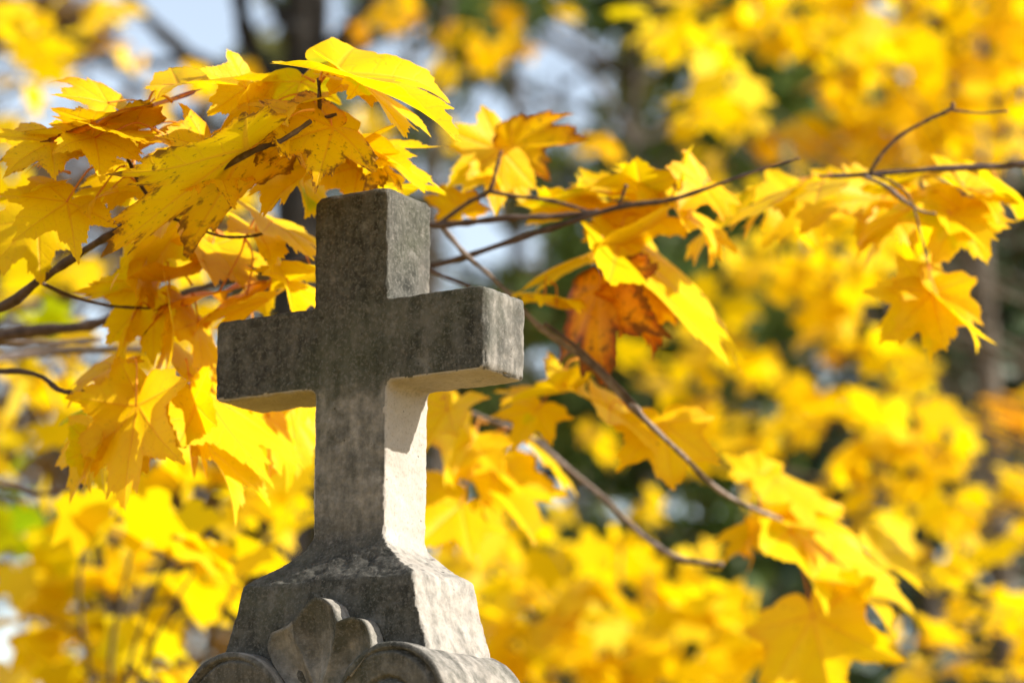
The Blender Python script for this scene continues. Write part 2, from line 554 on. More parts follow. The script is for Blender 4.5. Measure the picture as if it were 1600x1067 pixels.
# palmette: three hollow petals fanning up from between the scrolls
def palmette():
    bm = bmesh.new()
    bx, bz = 0.010, -0.452
    yr = -0.126
    keys = [(-62, .06), (-55, .09), (-49.4, .1106), (-45, .117), (-40.5, .119), (-33, .112), (-26, .107), (-20, .111), (-10, .121), (-4, .1275), (-1, .1285), (3, .1265),
            (7, .1225), (10.9, .118), (15, .109), (19.4, .1015), (23, .107), (27, .113), (33, .116), (38, .1145), (44, .109), (49.5, .1026), (54, .088), (60, .06)]
    petals = [(-62, -26), (-26, 19.4), (19.4, 60)]
    NA, NR = 110, 26
    def Rf(a):
        for (a0, r0), (a1, r1) in zip(keys[:-1], keys[1:]):
            if a0 <= a <= a1: return r0 + (r1 - r0) * (a - a0) / (a1 - a0)
        return keys[-1][1]
    rows = []
    for i in range(NR + 1):
        t = i / NR
        row = []
        for j in range(NA + 1):
            a = -62 + 122 * j / NA
            r = Rf(a) * (0.05 + 0.95 * t)
            u = 0
            for a0, a1 in petals:
                if a0 <= a <= a1: u = (a - a0) / (a1 - a0)
            yr = -0.106 - 0.022 * min(1, max(0, (a + 45) / 45))
            hollow = (0.006 if a < -26 else 0.017) * (math.sin(PI * u) ** 0.62) * (1 - 0.5 * t ** 4) * min(1, t * 2.2)
            lip = -0.006 * t ** 6
            ar = math.radians(a)
            row.append(bm.verts.new((bx + r * math.sin(ar), yr + hollow + lip + 0.004 * (1 - t), bz + r * math.cos(ar))))
        rows.append(row)
    back = [bm.verts.new((v.co.x, -0.085, v.co.z)) for v in rows[-1]]
    rows.append([bm.verts.new((v.co.x, v.co.y + 0.008, v.co.z)) for v in rows[-1]])
    rows.append(back)
    for a, b in zip(rows[:-1], rows[1:]):
        for j in range(NA):
            bm.faces.new((a[j], a[j + 1], b[j + 1], b[j]))
    bmesh.ops.recalc_face_normals(bm, faces=bm.faces)
    if sum(f.normal.y for f in bm.faces) > 0:
        bmesh.ops.reverse_faces(bm, faces=bm.faces)
    me = bpy.data.meshes.new("palmette"); bm.to_mesh(me); bm.free()
    roughen(me, 0.0007, 70); smooth(me)
    put_grime_shade(me, lambda p, n: 0.50 + 0.25 * min(1, max(0, (-0.36 - p.z) / -0.05 + 1)) * (n.y < -0.5) if p.x > -0.03 else 0.55)
    return me
link("palmette", palmette(), M_STONE, grave, MG, GR)

# pedestal below the frame, down to the ground
bm = bmesh.new()
rings = []
for z, x, y in [(-2.249, .32, .22), (-2.05, .32, .22), (-2.03, .29, .20), (-1.95, .26, .17), (-1.9, .24, .15), (-0.72, .21, .12), (-0.69, .24, .15), (-0.62, .25, .16), (-0.575, .22, .13)]:
    rings.append(rect(-x, x, -y - .02, y - .02, z))
ring_loft(bm, rings)
bmesh.ops.recalc_face_normals(bm, faces=bm.faces)
me = remeshed(bm, 0.012, 2, "pedestal"); roughen(me, 0.001, 20); smooth(me)
put_grime_shade(me, lambda p, n: 0.55)
link("pedestal", me, M_STONE, grave, MG, GR)

# ------------------------------------------------------------------ leaves
HALF = [(0, 1.0), (3, .925), (6.5, .85), (9, .825), (12.5, .86), (15, .775), (19, .68), (25, .595), (29, .60), (33, .655), (37, .76), (39.5, .745), (43, .80),
        (47.5, .96), (51, .855), (54, .775), (58, .775), (61, .69), (66, .605), (73, .545), (80, .55), (87, .61), (93, .655), (100, .73), (104, .645), (109, .60),
        (114, .58), (120, .49), (130, .41), (143, .36), (157, .29), (168, .19), (180, .085)]
VEINS = [0, 47.5, -47.5, 100, -100]

def leaf_mesh(L, tint, spots, curl, rnd, name="leaf"):
    """one maple leaf blade, petiole joint at the origin, tip along +Y, upper side +Z"""
    angs = []
    for s in (1, -1):
        hs = HALF if s == 1 else HALF[1:-1]
        jit = [1 + rnd.uniform(-.06, .06) for _ in hs]
        lst = [(s * a + (rnd.uniform(-1.2, 1.2) if 0 < a < 175 else 0), r * j) for (a, r), j in zip(hs, jit)]
        angs += lst
    angs.sort()
    full = []
    for (a0, r0), (a1, r1) in zip(angs, angs[1:] + [(angs[0][0] + 360, angs[0][1])]):
        full.append((a0, r0))
        if r0 + r1 > 1.0:
            full.append((a0 + (a1 - a0) * .34, (r0 * .66 + r1 * .34) * rnd.uniform(.965, .995)))
            full.append((a0 + (a1 - a0) * .60, (r0 * .4 + r1 * .6) * rnd.uniform(1.0, 1.045)))
        else:
            full.append(((a0 + a1) / 2, (r0 + r1) / 2 * (1.0 + rnd.uniform(-.015, .015))))
    rings = [0.0, .16, .34, .52, .68, .82, .92, 1.0]
    kY = curl * rnd.uniform(0.35, 0.95); kX = rnd.uniform(-.2, .8) * (0.3 + 0.8 * abs(curl)); fold = rnd.uniform(-.08, .28)
    tw = rnd.uniform(-.35, .35)
    ph = [rnd.uniform(0, 6.28) for _ in range(4)]
    cup = rnd.uniform(.03, .075)
    tipc = [rnd.uniform(-1.3, .8) * .32 for _ in VEINS]
    wav = rnd.uniform(.02, .055)
    v = []; rim = []; uvl = []
    def put(x, y, r, a):
        dv = min(abs(((a - q + 180) % 360) - 180) for q in VEINS)
        qi = min(range(5), key=lambda i: abs(((a - VEINS[i] + 180) % 360) - 180))
        z = cup * r * math.sin(min(dv / 24, 1) * PI / 2)
        z += wav * r * math.sin(math.radians(a) * 7 + ph[0]) * r + .02 * math.sin(5 * x + ph[1]) * math.sin(4 * y + ph[2])
        z += tipc[qi] * max(0, r - .5) ** 2 * 1.6
        z += fold * abs(x)
        z += tw * x * y * .6
        # side droop then droop along the midrib
        a1 = kX * x
        x2 = math.sin(a1) / kX if abs(kX) > 1e-3 else x
        z -= (1 - math.cos(a1)) / kX if abs(kX) > 1e-3 else 0
        a2 = kY * y
        if abs(kY) > 1e-3:
            y2 = math.sin(a2) / kY + z * math.sin(a2) * 1.0
            z2 = -(1 - math.cos(a2)) / kY + z * math.cos(a2)
        else:
            y2, z2 = y, z
        v.append((x2 * L, y2 * L, z2 * L))
    put(0, 0, 0, 0); rim.append(0); uvl.append((0, 0))
    n = len(full)
    for q in rings[1:]:
        for a, r in full:
            ar = math.radians(a)
            rr = r * q
            x, y = rr * math.sin(ar), rr * math.cos(ar)
            put(x, y, rr, a); rim.append(q); uvl.append((x, y))
    f = []
    for j in range(n):
        f.append((0, 1 + (j + 1) % n, 1 + j))
    for i in range(len(rings) - 2):
        b0 = 1 + i * n; b1 = b0 + n
        for j in range(n):
            f.append((b0 + j, b0 + (j + 1) % n, b1 + (j + 1) % n, b1 + j))
    me = bpy.data.meshes.new(name)
    me.from_pydata(v, [], f)
    smooth(me)
    u1 = me.uv_layers.new(name="leaf"); u2 = me.uv_layers.new(name="vein")
    d1 = []; d2 = []
    for p in me.polygons:
        mx = sum(uvl[i][0] for i in p.vertices) / len(p.vertices); my = sum(uvl[i][1] for i in p.vertices) / len(p.vertices)
        a = math.degrees(math.atan2(mx, my))
        q = math.radians(min(VEINS, key=lambda t: abs(((a - t + 180) % 360) - 180)))
        sx, sy = math.sin(q), math.cos(q)
        for i in p.vertices:
            x, y = uvl[i]
            d1 += [x, y]
            d2 += [x * sx + y * sy, x * sy - y * sx]
    u1.data.foreach_set("uv", d1); u2.data.foreach_set("uv", d2)
    nv = len(v); sd = rnd.uniform(0, 50)
    for nm, val in (("rim", rim), ("tint", [tint] * nv), ("spots", [spots] * nv), ("seed", [sd] * nv)):
        me.attributes.new(nm, 'FLOAT', 'POINT').data.foreach_set("value", val)
    me.update()
    return me

def cam_vec(x, y, z):
    return CR * x + CU * y + CT * z

def place_leaf(tree, spec, k):
    """spec: joint px, tip px, true length px, tip toward(+)/away(-) the viewer, visible face's normal (right, up), distance, tint, spots, curl[, twig px]"""
    bx, by, tx, ty, Lp, sg, nx, ny, d, tint, spots, curl = spec[:12]
    att = spec[12] if len(spec) > 12 else None
    lab = spec[13] if len(spec) > 13 else None
    rnd = random.Random(1000 + k)
    L = Lp * d / FPX
    dx, dy = tx - bx, -(ty - by)
    l2 = math.hypot(dx, dy)
    cp = min(1.0, l2 / Lp)
    sp = math.sqrt(max(0, 1 - cp * cp)) * sg
    t = cam_vec(dx / l2 * cp, dy / l2 * cp, sp).normalized()
    n = cam_vec(nx, ny * 1.6, 0.34)
    n = (n - t * n.dot(t)).normalized()
    up = 1 if n.z > -0.05 else -1           # the upper blade surface is the one that looks to the sky
    nz = n * up
    xa = t.cross(nz).normalized()
    B = at(bx, by, d)
    M = Matrix(((xa.x, t.x, nz.x, B.x), (xa.y, t.y, nz.y, B.y), (xa.z, t.z, nz.z, B.z), (0, 0, 0, 1)))
    o = link("leaf", leaf_mesh(L, tint, spots, curl, rnd), M_LEAF, tree, M, tree.location)
    if lab: o["label"] = lab
    # stalk from the joint back to its twig
    if att:
        A = at(*att) if len(att) == 3 else at(att[0], att[1], d + 0.01)
    else:
        A = B - t * L * 0.42 + Vector((rnd.uniform(-.02, .02), rnd.uniform(0, .03), 0.03))
    mid = (A + B) / 2 + Vector((0, 0, 0.012)) + (-t) * 0.15 * (A - B).length
    Mi = M.inverted()
    s = MB().tube([Mi @ (B + t * L * 0.02), Mi @ mid, Mi @ A], [0.0013, 0.0012, 0.0021], 6, 6, 0.05, k)
    st = link("leaf_stalk", s.mesh("leaf_stalk"), M_STALK)
    st.parent = o
    return o

def limb(tree, name, pts, mat, seed, parent=None, n=9, wob=0.2):
    """pts: px, py, distance, thickness in px"""
    P = [at(x, y, d) for x, y, d, _ in pts]
    R = [t * 0.5 * d / FPX for _, _, d, t in pts]
    s = MB().tube(P, R, n, 7, wob, seed)
    if parent is None:
        return link(name, s.mesh(name), mat, tree, None, tree.location)
    o = link(name, s.mesh(name), mat)
    o.parent = parent
    o.matrix_basis = parent.matrix_basis.inverted() @ Matrix.Translation(-tree.location)
    return o

def trunk(tree, pts, mat, name="trunk", seed=1, n=14):
    s = MB().tube([p[:3] for p in pts], [p[3] for p in pts], n, 8, 0.08, seed)
    return link(name, s.mesh(name), mat, tree, None, tree.location)

# ---- near maple on the left: its boughs reach in beside and behind the cross
TL = Vector((-1.75, 4.5, 0))
mapleL = empty("maple_tree", TL)
tag(mapleL, "near maple with spotted yellow leaves, its boughs beside and behind the cross", "maple tree")
trunk(mapleL, [(TL.x, TL.y, -.05, .085), (TL.x + .03, TL.y, 1.2, .07), (TL.x - .02, TL.y + .03, 2.4, .055), (TL.x + .05, TL.y, 3.6, .035), (TL.x + .1, TL.y, 4.6, .012)], M_BARK)
br1 = limb(mapleL, "branch", [(-1030, 760, 4.45, 30), (-520, 640, 4.2, 22), (-60, 505, 3.85, 16), (70, 432, 3.78, 14), (150, 380, 3.72, 12), (250, 320, 3.66, 10), (385, 242, 3.53, 9), (440, 220, 3.52, 8.5), (485, 190, 3.55, 7)], M_TWIG, 1)
limb(mapleL, "twig", [(480, 193, 3.6, 6), (498, 183, 3.6, 6), (499, 150, 3.6, 7), (498, 122, 3.6, 6)], M_TWIG, 2, br1)
limb(mapleL, "twig", [(492, 187, 3.6, 7), (508, 184, 3.59, 6), (525, 179, 3.58, 5)], M_TWIG, 3, br1)
limb(mapleL, "twig", [(245, 325, 3.68, 7), (220, 290, 3.68, 7), (205, 260, 3.67, 6), (194, 232, 3.66, 5)], M_TWIG, 4, br1)
limb(mapleL, "twig", [(240, 330, 3.7, 6), (280, 345, 3.72, 5.5), (340, 368, 3.74, 5), (385, 370, 3.75, 5), (416, 364, 3.76, 4)], M_TWIG, 5, br1)
limb(mapleL, "twig", [(60, 440, 3.8, 7), (110, 462, 3.82, 6), (165, 477, 3.84, 5), (235, 482, 3.86, 4)], M_TWIG, 6, br1)
br2 = limb(mapleL, "branch", [(-980, 740, 4.5, 34), (-400, 610, 4.45, 24), (0, 525, 4.35, 19), (140, 508, 4.3, 16), (250, 470, 4.28, 14), (350, 440, 4.25, 13), (490, 404, 4.22, 11), (590, 420, 4.2, 10), (680, 414, 4.18, 10), (820, 370, 4.12, 10),
                         (960, 326, 4.08, 9), (1050, 312, 4.06, 7), (1145, 280, 4.05, 6), (1200, 262, 4.05, 5), (1250, 247, 4.05, 4)], M_TWIG, 7)
limb(mapleL, "twig", [(-20, 533, 4.36, 8), (70, 536, 4.36, 8), (160, 530, 4.36, 6)], M_GREYTWIG, 8, br2)
limb(mapleL, "twig", [(965, 326, 4.08, 5), (973, 305, 4.07, 5), (978, 290, 4.06, 6)], M_TWIG, 9, br2)
br3 = limb(mapleL, "branch", [(-930, 760, 4.42, 26), (-400, 640, 4.1, 14), (0, 580, 3.95, 9), (100, 612, 3.9, 8.5), (170, 605, 3.88, 9), (240, 598, 3.87, 8), (310, 607, 3.86, 6)], M_TWIG, 10)
br4 = limb(mapleL, "branch", [(440, 416, 4.24, 11), (560, 385, 4.2, 10), (640, 350, 4.16, 10), (690, 352, 4.14, 10), (790, 341, 4.1, 10), (868, 338, 4.1, 9), (935, 330, 4.09, 7)], M_TWIG, 11)
limb(mapleL, "twig", [(686, 350, 4.14, 8), (730, 318, 4.14, 8), (764, 299, 4.13, 7), (775, 265, 4.12, 6), (783, 236, 4.12, 5)], M_TWIG, 12, br4)
limb(mapleL, "twig", [(764, 299, 4.13, 6.5), (800, 306, 4.12, 6), (860, 314, 4.11, 6), (905, 326, 4.1, 5), (935, 336, 4.1, 4)], M_TWIG, 13, br4)
br5 = limb(mapleL, "branch", [(688, 350, 4.15, 8), (725, 395, 4.14, 8), (760, 425, 4.13, 7), (800, 465, 4.12, 8), (845, 512, 4.11, 10), (920, 566, 4.1, 9), (990, 638, 4.09, 10), (1060, 705, 4.15, 8), (1130, 770, 4.4, 8), (1220, 812, 4.68, 6)], M_GREYTWIG, 14)
limb(mapleL, "twig", [(850, 505, 4.1, 6), (905, 545, 4.09, 6), (965, 602, 4.08, 7), (1000, 640, 4.085, 6)], M_TWIG, 15, br5)
limb(mapleL, "twig", [(985, 632, 4.08, 9), (997, 640, 4.06, 10), (1003, 650, 4.05, 7), (1040, 688, 4.06, 5)], M_GREYTWIG, 16, br5)
limb(mapleL, "twig", [(640, 405, 4.19, 7), (685, 428, 4.17, 7), (735, 448, 4.15, 6)], M_TWIG, 17, br5)
br6 = limb(mapleL, "branch", [(360, 560, 4.9, 10), (520, 580, 4.85, 10), (680, 628, 4.8, 9), (760, 655, 4.78, 9), (830, 685, 4.75, 9), (890, 735, 4.72, 10), (940, 775, 4.7, 10), (1000, 833, 4.66, 10), (1060, 872, 4.63, 10), (1130, 882, 4.6, 8)], M_GREYTWIG, 18)
limb(mapleL, "twig", [(-400, 640, 4.6, 16), (0, 560, 4.95, 14), (200, 545, 4.92, 12), (370, 561, 4.9, 10)], M_GREYTWIG, 19, br6)
br7 = limb(mapleL, "branch", [(-700, 850, 4.8, 22), (-200, 740, 5.0, 14), (0, 757, 5.1, 10), (60, 772, 5.1, 9), (110, 762, 5.1, 7), (150, 745, 5.1, 5)], M_TWIG, 20)

Y_, G_, O_ = .36, .52, .70
#        joint      tip       L   sg   nx    ny    d     tint spots curl  stalk start
LEFT = [
 (170, 162,  88,  95, 105, +1,  .35,  .45, 3.66, .54, .55, .5, (230, 168)),
 (279, 133, 448, 114, 170, -1,  .15,  .95, 3.64, .44, .35, .5, (229, 166)),
 (385, 138, 338, 180,  92, +1,  .55,  .25, 3.66, .38, .30, .5, (492, 128)),
 (470, 128, 438, 190, 120, -1,  .30, -.35, 3.68, .34, .10, .3, (496, 124)),
 (520, 118, 735, 178, 232, +1,  .45,  .60, 3.57, .36, .30, .45, (500, 126)),
 (560, 128, 655, 205, 150, +1,  .65,  .15, 3.60, .36, .20, .4, (500, 128)),
 (545, 128, 590, 165,  90, +1,  .10, -.45, 3.63, .42, .30, .4, (500, 130)),
 (222, 172,  92, 200, 170, -1, -.10,  .75, 3.62, .80, .90, .6, (270, 160)),
 (200, 205, 11, 217, 193, +1, -0.25, -0.85, 3.68, .50, .60, .3, (300, 205)),
 (180, 205, 230, 221, 101, +1, 0.35, 0.85, 3.60, .46, .45, .5, (255, 210)),
 (148, 215, 173, 272, 105, +1, 0.15, 0.40, 3.62, .46, .40, .4, (195, 232)),
 (80, 225, 17, 261, 109, +1, 0.30, 0.60, 3.64, .46, .55, .5, (150, 215)),
 (120, 240, 65, 256, 88, +1, -0.25, -0.65, 3.66, .50, .60, .4, (190, 232)),
 (250, 215, 307, 244, 101, +1, 0.05, 0.45, 3.66, .54, .60, .4, (235, 210)),
 (388, 238, 142, 388, 285, +1,  1.1, -.75, 3.54, .46, .80, .35, (492, 172)),
 (326, 236, 300, 300, 120, +1, -.45, -.35, 3.60, .46, .60, .4, (492, 160)),
 (440, 172, 345, 225, 150, +1, -.25, -.40, 3.63, .46, .35, .4, (497, 150)),
 (395, 180, 330, 200, 110, +1,  .25, -.25, 3.68, .44, .30, .4, (490, 150)),
 (520, 202, 408, 222, 150, +1,  .35,  .35, 3.58, .44, .75, .7, (505, 186)),
 (455, 205, 450, 242, 100, +1,  .45,  .20, 3.57, .42, .80, .6, (492, 190)),
 (535, 240, 405, 325, 200, +1, -.35, -.35, 3.74, .47, .12, .25, (480, 190)),
 (545, 215, 430, 262, 150, -1, -.25, -.55, 3.68, .48, .35, .3, (500, 190)),
 (470, 275, 495, 340,  95, +1,  .60,  .15, 3.76, .32, .15, .4, (440, 260)),
 (548, 222, 655, 248, 140, +1,  .50,  .55, 3.74, .34, .30, .6, (528, 185)),
 (570, 232, 610, 282, 110, +1,  .60,  .25, 3.74, .38, .90, .6, (540, 195)),
 (585, 240, 675, 290, 130, +1,  .40,  .20, 3.74, .36, .35, .5, (540, 195)),
 (560, 262, 500, 280, 110, +1,  .35,  .15, 3.74, .40, .40, .6, (545, 230)),
 (620, 290, 530, 300, 130, -1,  .50,  .40, 3.78, .33, .20, .4, (560, 250)),
 (425, 345, 500, 402, 120, +1,  .55,  .20, 3.82, .36, .30, .6, (385, 370)),
 (400, 360, 445, 400, 110, +1,  .30,  .30, 3.84, .38, .30, .4, (400, 368)),
 (290, 345, 165, 430, 170, +1, -.35, -.30, 3.84, .46, .25, .3, (340, 368)),
 (240, 375, 205, 470, 120, +1, -.30, -.35, 3.86, .47, .25, .3, (245, 330)),
 (310, 372, 345, 450, 130, +1, -.10, -.35, 3.88, .45, .25, .3, (345, 368)),
 (330, 385, 390, 448, 110, +1,  .25,  .20, 3.89, .44, .30, .4, (350, 368)),
 (105, 315, 38, 370, 126, +1, 0.30, 0.45, 3.64, .44, .35, .6, (150, 260)),
 (60, 300, -16, 321, 109, +1, -0.20, -0.70, 3.68, .48, .40, .3, (110, 270)),
 (150, 310, 83, 354, 92, +1, -0.30, -0.50, 3.66, .50, .50, .5, (195, 260)),
 (170, 300, 124, 321, 84, -1, 0.30, 0.80, 3.70, .36, .15, .4, (215, 285)),
 (210, 275, 176, 325, 92, +1, 0.10, 0.30, 3.74, .42, .20, .4, (205, 255)),
 (255, 440, 132, 458, 150, +1, -.15, -.65, 3.88, .50, .50, .4, (300, 445)),
 (240, 458, 165, 540, 120, +1,  .30,  .05, 3.90, .42, .25, .4, (235, 482)),
 (265, 470, 290, 590, 150, +1, -.30, -.25, 3.86, .47, .40, .3, (262, 410)),
 (205, 500, 180, 578, 100, +1, -.45, -.20, 3.87, .50, .35, .4, (235, 482)),
 (310, 505, 335, 590, 120, +1,  .15, -.20, 3.88, .46, .45, .4, (300, 460)),
 (345, 455, 225, 475, 150, -1,  .15,  .60, 3.84, .66, .70, .4, (383, 372)),
 (385, 470, 300, 500, 110, -1, -.10,  .60, 3.86, .58, .45, .4, (383, 372)),
 (178, 572, 103, 622, 105, +1, -.50,  .10, 3.88, .54, .50, .7, (220, 590)),
 (490, 425, 412, 445, 105, -1,  .40,  .25, 3.84, .36, .25, .4, (430, 375)),
 (450, 440, 470, 490, 100, +1,  .45,  .10, 3.86, .36, .25, .4, (415, 380)),
 (420, 470, 330, 520, 120, -1,  .10,  .75, 3.86, .40, .20, .4, (413, 400)),
 (213, 632, 190, 792, 172, +1, -.28, -.20, 3.78, .50, .35, .35, (210, 560)),
 (225, 640, 118, 715, 130, -1, -.50, -.30, 3.80, .52, .40, .4, (212, 600)),
 (300, 630, 330, 745, 130, +1, -.15, -.30, 3.82, .48, .35, .3, (290, 560)),
 (315, 612, 485, 718, 215, -1,  .55,  .45, 3.84, .37, .25, .4, (288, 590)),
 (420, 650, 440, 745, 130, +1, -.40, -.45, 3.98, .52, .15, .2, (400, 610)),
 (310, 680, 430, 795, 175, -1,  .50,  .60, 3.88, .45, .30, .3, (300, 610)),
 (180, 632,  98, 660, 105, +1, -.30, -.55, 3.95, .10, .25, .3, (230, 605)),
 (150, 690, 103, 788, 105, +1, -.70, -.10, 3.84, .46, .45, .5, (190, 640)),
 (150, 700, 125, 775,  85, +1,  .75,  .20, 3.86, .30, .10, .6, (190, 640)),
 (455, 590, 485, 660, 100, +1, -.10, -.30, 4.00, .46, .15, .2, (400, 570)),
 (360, 580, 420, 640, 120, +1,  .30,  .30, 4.05, .38, .15, .3, (330, 560)),
]
LEFT += [
 ( 60, 345, -20, 420, 120, +1,  .30,  .40, 3.80, .42, .40, .5, (100, 330)),
 (330, 250, 270, 290, 110, +1,  .40,  .60, 3.72, .40, .50, .5, (385, 242)),
 (395, 520, 330, 590, 120, +1, -.20, -.45, 3.98, .44, .30, .4, (380, 470)),
 (450, 640, 480, 740, 120, +1,  .35,  .30, 4.05, .40, .20, .4, (440, 600)),
]
RIGHT_OF_CROSS = [
 (700, 640, 640, 720, 120, +1, -.30, -.50, 4.30, .44, .48, .3, (690, 625)),
 (720, 790, 650, 850, 120, +1,  .40,  .45, 4.70, .42, .35, .3, (740, 700, 4.75)),
 (830, 700, 900, 760, 110, -1,  .40,  .55, 4.85, .44, .35, .3, (830, 686, 4.75)),
 (1150, 340, 1060, 400, 120, +1, -.15, -.50, 4.35, .46, .48, .3, (1100, 300)),
 (783, 236, 702, 292, 110, +1,  .30,  .10, 4.23, .42, .35, .4, (783, 236)),
 (770, 245, 700, 226,  85, +1,  .35,  .20, 4.24, .40, .35, .4, (783, 236)),
 (775, 255, 772, 330,  90, +1,  .20, -.05, 4.25, .46, .35, .4, (783, 236)),
 (800, 232, 915, 205, 125, -1, -.15, -.30, 4.24, .60, .80, .4, (783, 236)),
 (720, 330, 690, 280,  70, +1, -.10, -.30, 4.27, .62, .30, .4, (735, 318)),
 (965, 312, 828, 290, 150, -1,  .30,  .70, 4.21, .38, .25, .5, (977, 292)),
 (880, 330, 850, 290,  90, +1,  .10, -.40, 4.22, .46, .25, .4, (905, 326)),
 (1000, 300, 905, 270, 120, +1, -.20, -.50, 4.20, .46, .48, .4, (1010, 318)),
 (1030, 310, 975, 240, 100, -1,  .40,  .30, 4.19, .26, .48, .4, (1040, 314)),
 (1060, 290, 1066, 230,  75, +1,  .45,  .25, 4.17, .36, .10, .4, (1050, 312)),
 (1100, 290, 1062, 325,  90, +1, -.40, -.25, 4.15, .58, .30, .3, (1110, 292)),
 (1065, 325, 1148, 362, 105, -1,  .35,  .55, 4.16, .34, .35, .4, (1040, 315)),
 (1085, 345, 1120, 405, 105, +1, -.15, -.40, 4.21, .44, .48, .4, (1050, 325)),
 (1020, 340, 905, 352, 130, -1, -.10, -.70, 4.19, .50, .48, .4, (1040, 318)),
 (975, 378, 800, 450, 205, +1, -.30, -.50, 4.19, .47, .30, .3, (1005, 335)),
 (965, 378, 1200, 543, 300, -1,  .55,  .55, 4.18, .36, .25, .35, (1000, 335)),
 (938, 450, 926, 598, 160, +1, -.26, -.20, 4.15, .74, 1.0, .35, (940, 370, 4.12), "orange-red leaf beside the end of the arm"),
 (985, 465, 1038, 545, 105, +1,  .30,  .10, 4.15, .78, .60, .5, (950, 400, 4.11), "orange-red leaf beside the end of the arm"),
 (850, 460, 915, 470,  90, +1,  .45,  .35, 4.14, .36, .25, .6, (870, 420)),
 (870, 480, 815, 460,  80, -1,  .35,  .45, 4.15, .40, .25, .4, (860, 440)),
 (880, 612, 775, 622, 120, +1, -.10, -.65, 4.38, .50, .25, .3, (930, 600)),
 (840, 640, 800, 690,  80, +1, -.30, -.25, 4.42, .48, .35, .3, (880, 612)),
 (880, 605, 960, 640, 100, -1,  .35,  .60, 4.35, .38, .25, .4, (905, 560)),
 (950, 640, 1060, 700, 130, -1,  .45,  .65, 4.32, .38, .48, .4, (985, 640)),
 (1035, 662, 1050, 760, 118, +1,  .06, -.12, 4.31, .50, .35, .3, (1040, 690)),
 (720, 660, 680, 760, 120, +1, -.40, -.45, 4.60, .52, .48, .3, (700, 640)),
 (740, 700, 830, 760, 120, -1,  .30,  .50, 4.75, .42, .48, .3, (760, 660, 4.7)),
 (770, 745, 845, 835, 130, +1,  .25,  .35, 4.80, .46, .35, .3, (790, 670, 4.7)),
 (740, 690, 705, 745, 100, +1, -.30, -.40, 4.70, .50, .35, .3, (750, 655, 4.75)),
 (1200, 820, 1105, 835, 106, +1, -.05, -.25, 4.78, .50, .48, .3, (1220, 812)),
 (1170, 830, 1170, 862,  74, +1,  .10, -.10, 4.79, .52, .48, .4, (1215, 815)),
 (1240, 815, 1368, 845, 130, -1,  .30,  .65, 4.78, .40, .48, .4, (1220, 812)),
 (1235, 832, 1375, 968, 181, -1,  .35,  .45, 4.76, .28, .30, .4, (1220, 812)),
 (1300, 870, 1478, 985, 199, -1,  .30,  .80, 4.80, .34, .48, .3, (1235, 822)),
 (1370, 870, 1468, 915, 111, -1,  .35,  .50, 5.05, .44, .35, .3, (1300, 845)),
 (1270, 962, 1290, 1120, 180, +1, -.16, -.10, 4.75, .46, .48, .4, (1237, 838)),
 (1210, 750, 1345, 808, 139, -1,  .30,  .70, 4.84, .48, .48, .5, (1190, 800)),
 (1185, 745, 1180, 690,  74, -1,  .20,  .45, 4.84, .44, .35, .4, (1188, 800)),
]
k = 0
for s in LEFT + RIGHT_OF_CROSS:
    place_leaf(mapleL, s, k); k += 1

# ---- near maple on the right
TR = Vector((1.85, 4.75, 0))
mapleR = empty("maple_tree", TR)
tag(mapleR, "near maple with one thin brown bough reaching in from the right edge", "maple tree")
trunk(mapleR, [(TR.x, TR.y, -.05, .075), (TR.x - .03, TR.y, 1.2, .06), (TR.x + .03, TR.y, 2.5, .05), (TR.x, TR.y + .05, 3.6, .03), (TR.x + .05, TR.y, 4.4, .01)], M_BARK)
rb = limb(mapleR, "branch", [(2530, 330, 4.7, 28), (2000, 275, 4.4, 18), (1640, 257, 4.2, 13), (1560, 260, 4.19, 10), (1450, 265, 4.18, 9), (1352, 273, 4.17, 8), (1280, 276, 4.16, 5)], M_TWIG, 30)
limb(mapleR, "twig", [(1358, 272, 4.17, 7), (1380, 238, 4.16, 6), (1410, 210, 4.16, 6), (1450, 188, 4.16, 6), (1486, 170, 4.16, 7), (1487, 160, 4.16, 5)], M_TWIG, 31, rb)
limb(mapleR, "twig", [(1486, 172, 4.16, 4), (1530, 177, 4.16, 3.5), (1575, 174, 4.16, 3)], M_TWIG, 32, rb)
limb(mapleR, "twig", [(1350, 275, 4.17, 7), (1385, 292, 4.16, 7), (1410, 312, 4.15, 7), (1440, 330, 4.15, 4), (1462, 334, 4.15, 4)], M_GREYTWIG, 33, rb)
limb(mapleR, "twig", [(1362, 272, 4.17, 5), (1400, 288, 4.15, 4), (1425, 318, 4.14, 3), (1450, 412, 4.13, 2.5)], M_TWIG, 34, rb)
